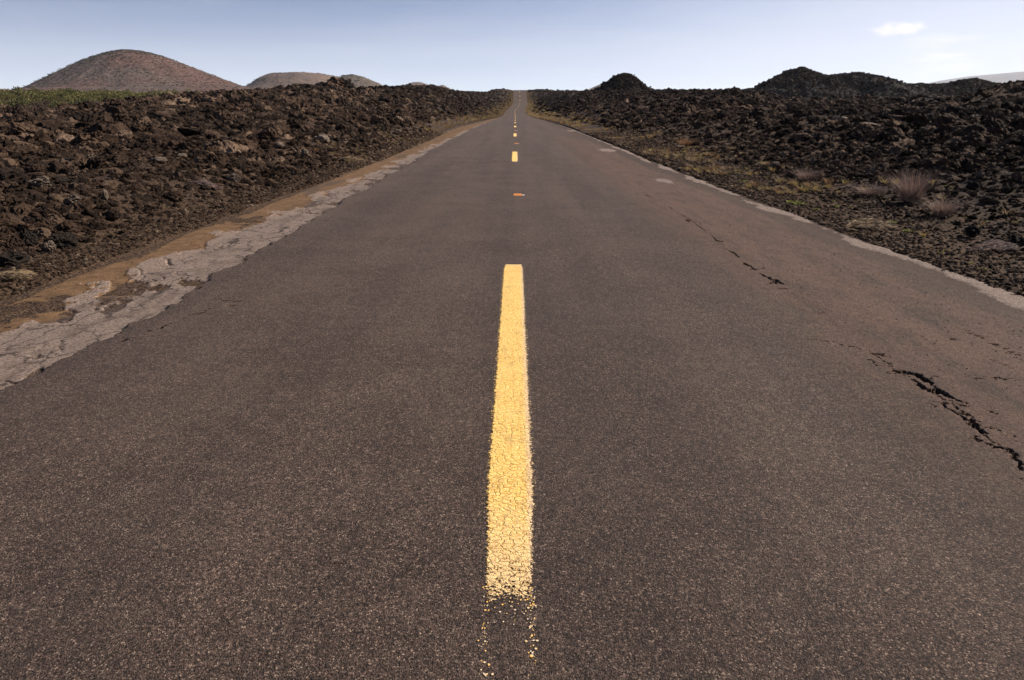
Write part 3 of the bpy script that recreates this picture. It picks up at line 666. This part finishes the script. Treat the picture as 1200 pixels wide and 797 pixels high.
def big_boulder(px, py, Yb, wpx, hpx, mat, label, seed):
    p = at_y(px, py, Yb); s = wpx*Yb/F/2
    o = bpy.data.objects.new('boulder', rock_mesh('boulder', seed, mat, 5, .9)); COL.objects.link(o)
    o.location = p; o.scale = (s, s, s*hpx/wpx*1.3); o.rotation_euler = (0, 0, 1.0); tag(o, label, 'boulder')
big_boulder(398, 104, 140, 32, 19, rust.m, 'big rust faced boulder on the skyline left of the road', 901)
big_boulder(376, 105, 150, 26, 12, dark.m, 'dark broad boulder on the skyline just left of the rust faced one', 902)
big_boulder(352, 105, 150, 18, 12, dark.m, 'dark knob of lava on the skyline below the flat topped hill', 903)
big_boulder(1187, 117, 34, 40, 18, dark.m, 'huge dark lava block at the right edge of the picture', 904)
big_boulder(1085, 122, 46, 40, 18, dark.m, 'dark heap of lava in front of the right ridge', 905)

kD = rng.choice(np.where(VD[:, 2] > VD[:, 2].max()-6)[0], 3200); PD = VD[kD] + rng.normal(0, .25, (3200, 3)); SD = rng.uniform(.16, .5, (3200, 1))*rng.uniform(.7, 1.3, (3200, 3))
PD[:, 2] -= SD[:, 2]*.5
scatter('dome_rubble', lib, PD, SD, rng.uniform(0, 6, (3200, 3)), rng.integers(0, NB, 3200), 'loose lava rubble covering the dark dome right of the road', 'lava rubble')
# bushes dotted on the cones' slopes
def leafball(name, seed, mat, n=260, leaf=.12, flatz=.8):
    R_ = np.random.default_rng(seed); V_ = []; 
    k = 7; cl = R_.normal(0, .38, (k, 3)); cl[:, 2] = np.abs(cl[:, 2])*.8
    c_ = cl[R_.integers(0, k, n)] + (lambda v_: v_/np.linalg.norm(v_, axis=1, keepdims=True)*R_.uniform(.25, .55, (n, 1)))(R_.normal(0, 1, (n, 3)))
    c_[:, 2] = np.abs(c_[:, 2]*flatz)
    a = R_.normal(0, 1, (n, 3)); a /= np.linalg.norm(a, axis=1, keepdims=True); b = np.cross(a, R_.normal(0, 1, (n, 3))); b /= np.linalg.norm(b, axis=1, keepdims=True)
    a *= leaf; b *= leaf*.7
    V_ = np.stack([c_-a, c_+b, c_+a, c_-b], 1).reshape(-1, 3); F_ = np.arange(4*n).reshape(n, 4)
    me = bpy.data.meshes.new(name); me.from_pydata(V_.tolist(), [], F_.tolist()); me.materials.append(mat); return me
def foliage(nm, cols):
    m = MT(nm, .8, .2); r_ = m.rnd(); c_ = m.mix(r_, cols[0], cols[1]); c_ = m.mix(m.ramp(m.noise(2.5, 3, .6, v=m.obj), .4, .65), c_, cols[2]); m.col(c_)
    t_ = m.N.new('ShaderNodeBsdfTranslucent'); m.L.new(c_, t_.inputs[0]); mx = m.N.new('ShaderNodeMixShader'); mx.inputs[0].default_value = .3
    m.L.new(m.b.outputs[0], mx.inputs[1]); m.L.new(t_.outputs[0], mx.inputs[2]); m.L.new(mx.outputs[0], m.out.inputs[0]); return m.m
bushm = foliage('scrub_leaves', [(.05,.052,.03), (.075,.065,.04), (.04,.04,.026)])
blib = library('scrub', [leafball('scrub', 40+i, bushm, 90, .22) for i in range(4)])
bp = []; bs = []
for Vv, n_, s0 in ((V1, 5200, 1.9), (V2, 700, 3.2), (V3, 500, 2.6)):
    top = Vv[:, 2].max(); ok = np.where(Vv[:, 2] > top*.35)[0]; k = rng.choice(ok, n_); j = Vv[k] + np.stack([rng.normal(0, 2, n_), rng.normal(0, 2, n_), np.zeros(n_)], -1)
    bp.append(j); bs.append(s0*rng.uniform(.45, 1.2, n_))
bp = np.concatenate(bp); bs = np.concatenate(bs); n_ = len(bp)
scatter('scrub', blib, bp, np.stack([bs, bs, bs*.8], -1), np.stack([np.zeros(n_), np.zeros(n_), rng.uniform(0, 6, n_)], -1), rng.integers(0, 4, n_), 'tiny dark scrub dotted over the cinder cones', 'scrub')

# green shrub belt behind the lava at left
gm_ = foliage('shrub_leaves', [(.080,.078,.028), (.19,.165,.055), (.052,.052,.022)])
slib = library('shrub', [leafball('shrub', 60+i, gm_, 420, .10) for i in range(6)])
n_ = 1700; u = rng.uniform(0, 1, n_); Yg = 130 + 240*u**.9; px = rng.uniform(-330, 235, n_)
pw = np.array([at_y(a, 112, b)[0] for a, b in zip(px, Yg)])
rz_ = np.hypot(pw, Yg); azz = np.arctan2(pw, Yg); Rk = np.interp(azz, _az, _r); ok = rz_ > Rk*1.02; pw = pw[ok]; Yg = Yg[ok]; px = px[ok]; n_ = len(pw)
ztop = np.array([at_y(a, 109.5+max(0, (a-130))*.02, b)[2] for a, b in zip(px, Yg)])
row = 124 - (Yg-130)/240*15; zg = terrain(pw, Yg)
s = rng.uniform(.8, 2.3, n_)*(Yg/230)**.5
zrow = np.array([at_y(a, r__, b)[2] for a, r__, b in zip(px, row, Yg)])
SHR = (pw, Yg, zg, zrow, s)
scatter('shrubs', slib, np.stack([pw, Yg, zg-.2], -1), np.stack([s*1.15, s*1.15, s*1.25], -1), np.stack([np.zeros(n_), np.zeros(n_), rng.uniform(0, 6, n_)], -1), rng.integers(0, 6, n_), 'belt of low yellow green shrubs behind the lava at left', 'shrubs')

# ------------------------------------------------------------------ grass and weeds
def tuft(name, seed, mat, n=70, h=1.0, spread=.45, w=.012, lean=.6, curl=.5):
    R_ = random.Random(seed); V_ = []; F_ = []
    for i in range(n):
        a = R_.uniform(0, 6.28); r = R_.random()**.6*.22*spread*2; bx, by = math.cos(a)*r, math.sin(a)*r
        hh = h*R_.uniform(.45, 1); a2 = a + R_.gauss(0, .6); ln = lean*R_.uniform(0, 1.35)*hh; wa = a2+1.57; 
        base = len(V_)
        for k in range(4):
            t = k/3; ww = w*(1-t*.85)
            x = bx+math.cos(a2)*ln*t**(1+curl); y_ = by+math.sin(a2)*ln*t**(1+curl); z_ = hh*(t-.18*lean*t*t)
            V_ += [(x+math.cos(wa)*ww, y_+math.sin(wa)*ww, z_), (x-math.cos(wa)*ww, y_-math.sin(wa)*ww, z_)]
        for k in range(3): F_.append((base+2*k, base+2*k+1, base+2*k+3, base+2*k+2))
    me = bpy.data.meshes.new(name); me.from_pydata(V_, [], F_); me.materials.append(mat); return me
straw = foliage('straw', [(.30,.21,.12), (.24,.165,.10), (.16,.11,.07)])
purp = foliage('dry_purple_grass', [(.20,.135,.115), (.24,.165,.13), (.13,.09,.08)])
oran = foliage('orange_dry_grass', [(.24,.13,.06), (.28,.17,.08), (.16,.09,.05)])
weed = foliage('weed_leaves', [(.19,.21,.04), (.27,.28,.06), (.12,.13,.035)])
yel = foliage('yellow_grass', [(.34,.24,.09), (.26,.20,.08), (.17,.12,.06)])
T1 = [
 (1066,236,36,38,purp,'tallest dry purple tuft of grass in the right rubble',220,.7),
 (1104,252,34,24,purp,'dry purple tuft right of and below the tallest tuft',150,.8),
 (1020,228,36,15,purp,'low spread of dry grass left of the tallest tuft',120,1.1),
 (945,212,28,18,purp,'dark dry tuft of grass left of the other tufts on the right',130,.8),
 (804,172,20,13,oran,'orange dry tuft of grass close to the right road edge far off',120,.8)]
for i, (px, py, w_, h_, m_, lb, n_, ln) in enumerate(T1):
    x, y_, z_ = hit(px, py); dd = math.hypot(x, y_); hh = h_*dd/F*1.05; ww = w_*dd/F
    o = bpy.data.objects.new('grass_tuft', tuft('grass_tuft', 70+i, m_, n_*2, hh, ww*.6, .0026*max(1, dd/9), ww/hh*.95)); COL.objects.link(o); o.location = (x, y_, z_); tag(o, lb, 'grass tuft', 'dry grass tufts right of the road')
def mat_pile(px, py, w_, h_, mt, label, seed):          # flattened straw
    x, y_, z_ = hit(px, py); dd = math.hypot(x, y_); W_ = w_*dd/F; R_ = random.Random(seed); V_ = []; F_ = []
    for i in range(260):
        a = R_.gauss(0, .5); cx, cy = R_.gauss(0, W_*.22), R_.gauss(0, W_*.16); L_ = W_*R_.uniform(.08, .22); zz = R_.uniform(.01, h_*dd/F)*math.exp(-(cx/W_*2)**2)
        dx, dy = math.cos(a)*L_, math.sin(a)*L_; t = .0035*max(1, dd/8); b = len(V_)
        zt = zz + R_.gauss(0, .25)*L_
        gz = lambda X_, Y_: float(terrain(np.array([x+X_]), np.array([y_+Y_]), True)[0]) - z_
        g0 = gz(cx, cy)
        V_ += [(cx-dx-dy*.0, cy-dy, zz+g0), (cx, cy+t, zz+g0+L_*.2+t), (cx, cy-t, zz+g0+L_*.2-t), (cx+dx, cy+dy, max(zt, .0)+g0)]
        F_.append((b, b+2, b+3, b+1))
    me = bpy.data.meshes.new('straw_heap'); me.from_pydata(V_, [], F_); me.materials.append(mt)
    o = bpy.data.objects.new('straw_heap', me); COL.objects.link(o); o.location = (x, y_, z_+.01); tag(o, label, 'straw heap')
mat_pile(1016, 268, 48, 9, straw, 'bright flattened straw heap beside the pale right road edge', 5)
mat_pile(12, 327, 40, 5, straw, 'flattened straw heap at the left edge of the picture', 6)
mat_pile(1168, 294, 40, 7, purp, 'thin pale straw heap on the gravel near the right edge', 7)
mat_pile(240, 213+5, 26, 4, purp, 'dull straw heap at the foot of the left rubble', 8)
mat_pile(412, 190, 26, 5, straw, 'pale straw heap on the left verge half way up the road', 9)
def weedplant(px, py, w_, label, seed):
    x, y_, z_ = hit(px, py); dd = math.hypot(x, y_); W_ = w_*dd/F
    o = bpy.data.objects.new('weed', leafball('weed', seed, weed, 60, .16, .45)); COL.objects.link(o); o.location = (x, y_, z_+.01); o.scale = (W_*.5, W_*.7, W_*.30); tag(o, label, 'weed', 'small green weeds on the right verge')
for i, a in enumerate([(930,239,22,'wide green weed by the right road edge left of two smaller ones'),(980,243,10,'bright green weed just right of the wide one'),(958,246,9,'small green weed between the wide weed and the bright one'),
    (1063,272,12,'green weed right of the straw heap'),(1102,297,9,'lone green weed on the gravel nearest the right'),(873,213,9,'yellow green weed near the pale edge, left of the wide weed'),(1045,262,12,'dull green weed behind the straw heap'),(1000,245,8,'tiny green weed right of the bright one')]):
    weedplant(a[0], a[1], a[2], a[3], 90+i)
# strip of short grass along both verges
glib = library('verge_grass', [tuft('verge_grass', 200+i, [yel, straw, straw, yel, straw, oran][i], 38, 1.0, .6, .035, .8) for i in range(6)])
N = 9000; y = np.concatenate([np.exp(rng.uniform(math.log(6), math.log(300), 6000)), rng.uniform(110, 340, 3000)]); side = rng.choice([-1, 1], N)
d = np.abs(rng.normal(0, 1, N))*np.where(side < 0, .9, 1.0)*np.minimum(1+y/70, 1.9) + np.where(side < 0, .25, .12)
cl = fbm(y*.35, side*3. + d*.3, 3, 801); keep = (cl > .10 - .30*sstep(30, 110, y)) & (rng.random(N) < np.where(side < 0, sstep(12, 30, y), sstep(5, 20, y)*.9+.02)); y = y[keep]; side = side[keep]; d = d[keep]; N = len(y)
x = road_c(y) + np.where(side < 0, -3.62+offL(y)-d, 3.5+offR(y)+d)
s = rng.uniform(.05, .15, N)*np.clip(y/30, 1, 3.2); z = terrain(x, y)-.01
scatter('verge_grass', glib, np.stack([x, y, z], -1), np.stack([s*1.3, s*1.3, s], -1), np.stack([np.zeros(N), np.zeros(N), rng.uniform(0, 6, N)], -1), rng.integers(0, 6, N), 'short yellow and green grass along both road verges', 'grass')
# sparse weeds in the near right gravel
N = 420; y = rng.uniform(4.5, 16, N); d = rng.uniform(.15, 2.6, N); x = 3.5 + d; z = terrain(x, y); s = rng.uniform(.015, .05, N)
k = fbm(x*.8, y*.6, 2, 811) > .05; x, y, z, s = x[k], y[k], z[k], s[k]; N = len(x)
wl = library('small_weed', [leafball('small_weed', 300+i, [weed, yel, straw][i], 26, .2, .5) for i in range(3)])
scatter('verge_weeds', wl, np.stack([x, y, z], -1), np.stack([s, s, s*.7], -1), np.stack([np.zeros(N), np.zeros(N), rng.uniform(0, 6, N)], -1), rng.integers(0, 3, N), 'tiny weeds sprouting in the right hand gravel', 'weeds')

# ------------------------------------------------------------------ air
hz = bpy.data.materials.new('haze_air'); hz.use_nodes = True; nt = hz.node_tree; nt.nodes.remove(nt.nodes['Principled BSDF'])
pvn = nt.nodes.new('ShaderNodeVolumePrincipled'); pvn.inputs['Color'].default_value = (.90,.93,1,1); pvn.inputs['Density'].default_value = 3.2e-5; pvn.inputs['Anisotropy'].default_value = .2
nt.links.new(pvn.outputs[0], nt.nodes['Material Output'].inputs['Volume'])
zmin = float(min(Zt.min(), -2)); X0, Y0, Y1, Zh_ = 17000, -17000, 17000, 1350
hv = np.array([(sx*X0, yy_, zz_) for zz_ in (zmin-2, Zh_) for sx, yy_ in ((-1, Y0), (1, Y0), (1, Y1), (-1, Y1))])
ho = mesh_np('haze', hv, np.array([(3,2,1,0),(4,5,6,7),(0,1,5,4),(1,2,6,5),(2,3,7,6),(3,0,4,7)]), hz, False); stuff(ho, 'thin pale haze lying over the far hills', 'haze')

# ------------------------------------------------------------------ light and sky
SUN_AZ = math.radians(70); SUN_EL = math.radians(36)          # azimuth measured to the right of the road direction
w = bpy.data.worlds.new('World'); sc.world = w; w.use_nodes = True; wn = w.node_tree.nodes; wl_ = w.node_tree.links
bg = wn['Background']; sky = wn.new('ShaderNodeTexSky'); sky.sky_type = 'NISHITA'; sky.sun_disc = False
sky.sun_elevation = SUN_EL; sky.sun_rotation = SUN_AZ; sky.altitude = 1800; sky.air_density = 1.0; sky.dust_density = .9; sky.ozone_density = 1.5
def wmix(f, a, b, mode='MIX'):
    n = wn.new('ShaderNodeMix'); n.data_type = 'RGBA'; n.blend_type = mode
    for v_, i_ in ((f, 0), (a, 6), (b, 7)):
        if isinstance(v_, (int, float)): n.inputs[i_].default_value = v_
        elif isinstance(v_, tuple): n.inputs[i_].default_value = (*v_, 1)
        else: wl_.new(v_, n.inputs[i_])
    return n.outputs[2]
tc = wn.new('ShaderNodeTexCoord').outputs['Generated']
lift = wn.new('ShaderNodeVectorMath'); lift.operation = 'MULTIPLY'; wl_.new(tc, lift.inputs[0]); lift.inputs[1].default_value = (1, 1, 3.6)
nrm = wn.new('ShaderNodeVectorMath'); nrm.operation = 'NORMALIZE'; wl_.new(lift.outputs[0], nrm.inputs[0]); wl_.new(nrm.outputs[0], sky.inputs[0])
tint = wmix(1.0, sky.outputs[0], (.66, .93, 1.16), 'MULTIPLY')
def dirnode(vec, power_lo, power_hi, zs_=1.0):                     # soft patch of sky around a direction
    v_ = Vector(vec).normalized(); q_ = wn.new('ShaderNodeVectorMath'); q_.operation = 'MULTIPLY'; wl_.new(tc, q_.inputs[0]); q_.inputs[1].default_value = (1, 1, zs_)
    d_ = wn.new('ShaderNodeVectorMath'); d_.operation = 'DISTANCE'; wl_.new(q_.outputs[0], d_.inputs[0]); d_.inputs[1].default_value = (v_.x, v_.y, v_.z*zs_)
    mr = wn.new('ShaderNodeMapRange'); mr.interpolation_type = 'SMOOTHSTEP'; wl_.new(d_.outputs['Value'], mr.inputs[0]); mr.inputs[1].default_value = power_lo; mr.inputs[2].default_value = power_hi; mr.inputs[3].default_value = 1; mr.inputs[4].default_value = 0
    return mr.outputs[0]
def wnoise(sc3, scale, det, a, b):
    m_ = wn.new('ShaderNodeMapping'); wl_.new(tc, m_.inputs[0]); m_.inputs['Scale'].default_value = sc3
    n = wn.new('ShaderNodeTexNoise'); n.inputs['Scale'].default_value = scale; n.inputs['Detail'].default_value = det; n.inputs['Roughness'].default_value = .6; wl_.new(m_.outputs[0], n.inputs[0])
    mr = wn.new('ShaderNodeMapRange'); mr.interpolation_type = 'SMOOTHSTEP'; wl_.new(n.outputs['Fac'], mr.inputs[0]); mr.inputs[1].default_value = a; mr.inputs[2].default_value = b; return mr.outputs[0]
def wmul(a, b):
    n = wn.new('ShaderNodeMath'); n.operation = 'MULTIPLY'
    for v_, i_ in ((a, 0), (b, 1)):
        if isinstance(v_, (int, float)): n.inputs[i_].default_value = v_
        else: wl_.new(v_, n.inputs[i_])
    return n.outputs[0]
# thin high cirrus veil, thicker to the right, and one small cloud
veil = wmul(wnoise((1, 1, 9), 2.2, 5, .40, .75), .12)
tint = wmix(veil, tint, (9.0, 8.6, 8.9))
_z = wn.new('ShaderNodeSeparateXYZ'); wl_.new(tc, _z.inputs[0])
_h = wn.new('ShaderNodeMapRange'); wl_.new(_z.outputs[2], _h.inputs[0]); _h.inputs[1].default_value = .015; _h.inputs[2].default_value = .17; _h.inputs[3].default_value = .80; _h.inputs[4].default_value = 0
_h2 = wn.new('ShaderNodeMath'); _h2.operation = 'POWER'; wl_.new(_h.outputs[0], _h2.inputs[0]); _h2.inputs[1].default_value = 1.7      # pale air low over the land
tint = wmix(_h2.outputs[0], tint, (9.3, 9.45, 9.9))
veil2 = wmul(dirnode(ray(1250, 60), .0, .75), .42)
tint = wmix(veil2, tint, (10.2, 10.0, 10.2))
_a = wn.new('ShaderNodeMath'); _a.operation = 'ADD'; wl_.new(dirnode(ray(1053, 33), .0, .052, 2.6), _a.inputs[0]); wl_.new(wnoise((1, 1, 2.0), 42, 6, .0, 1.0), _a.inputs[1])
_b = wn.new('ShaderNodeMapRange'); _b.interpolation_type = 'SMOOTHSTEP'; wl_.new(_a.outputs[0], _b.inputs[0]); _b.inputs[1].default_value = .95; _b.inputs[2].default_value = 1.55; cl1 = _b.outputs[0]
tint = wmix(wmul(cl1, .5), tint, (12.4, 11.3, 10.4))
cl2 = wmul(dirnode(ray(1110, 66), .01, .06), wnoise((1, 1, 6), 16, 5, .42, .7))
tint = wmix(wmul(cl2, .3), tint, (12.5, 11.8, 11.6))
wl_.new(tint, bg.inputs[0]); bg.inputs[1].default_value = .066
sd_ = bpy.data.lights.new('sun', 'SUN'); sd_.energy = 5.0; sd_.angle = math.radians(.53); sd_.color = (1, .90, .77)
so = bpy.data.objects.new('sun', sd_); COL.objects.link(so)
dv = Vector((math.sin(SUN_AZ)*math.cos(SUN_EL), math.cos(SUN_AZ)*math.cos(SUN_EL), math.sin(SUN_EL)))
so.rotation_euler = dv.to_track_quat('Z', 'Y').to_euler(); so.location = (30, 10, 40)
vs = sc.view_settings; vs.view_transform = 'Standard'; vs.look = 'None'; vs.exposure = 0.88; vs.gamma = 1.0; vs.use_curve_mapping = False
sc.render.engine = 'CYCLES'; sc.cycles.volume_bounces = 0; sc.cycles.max_bounces = 6; sc.cycles.transparent_max_bounces = 8
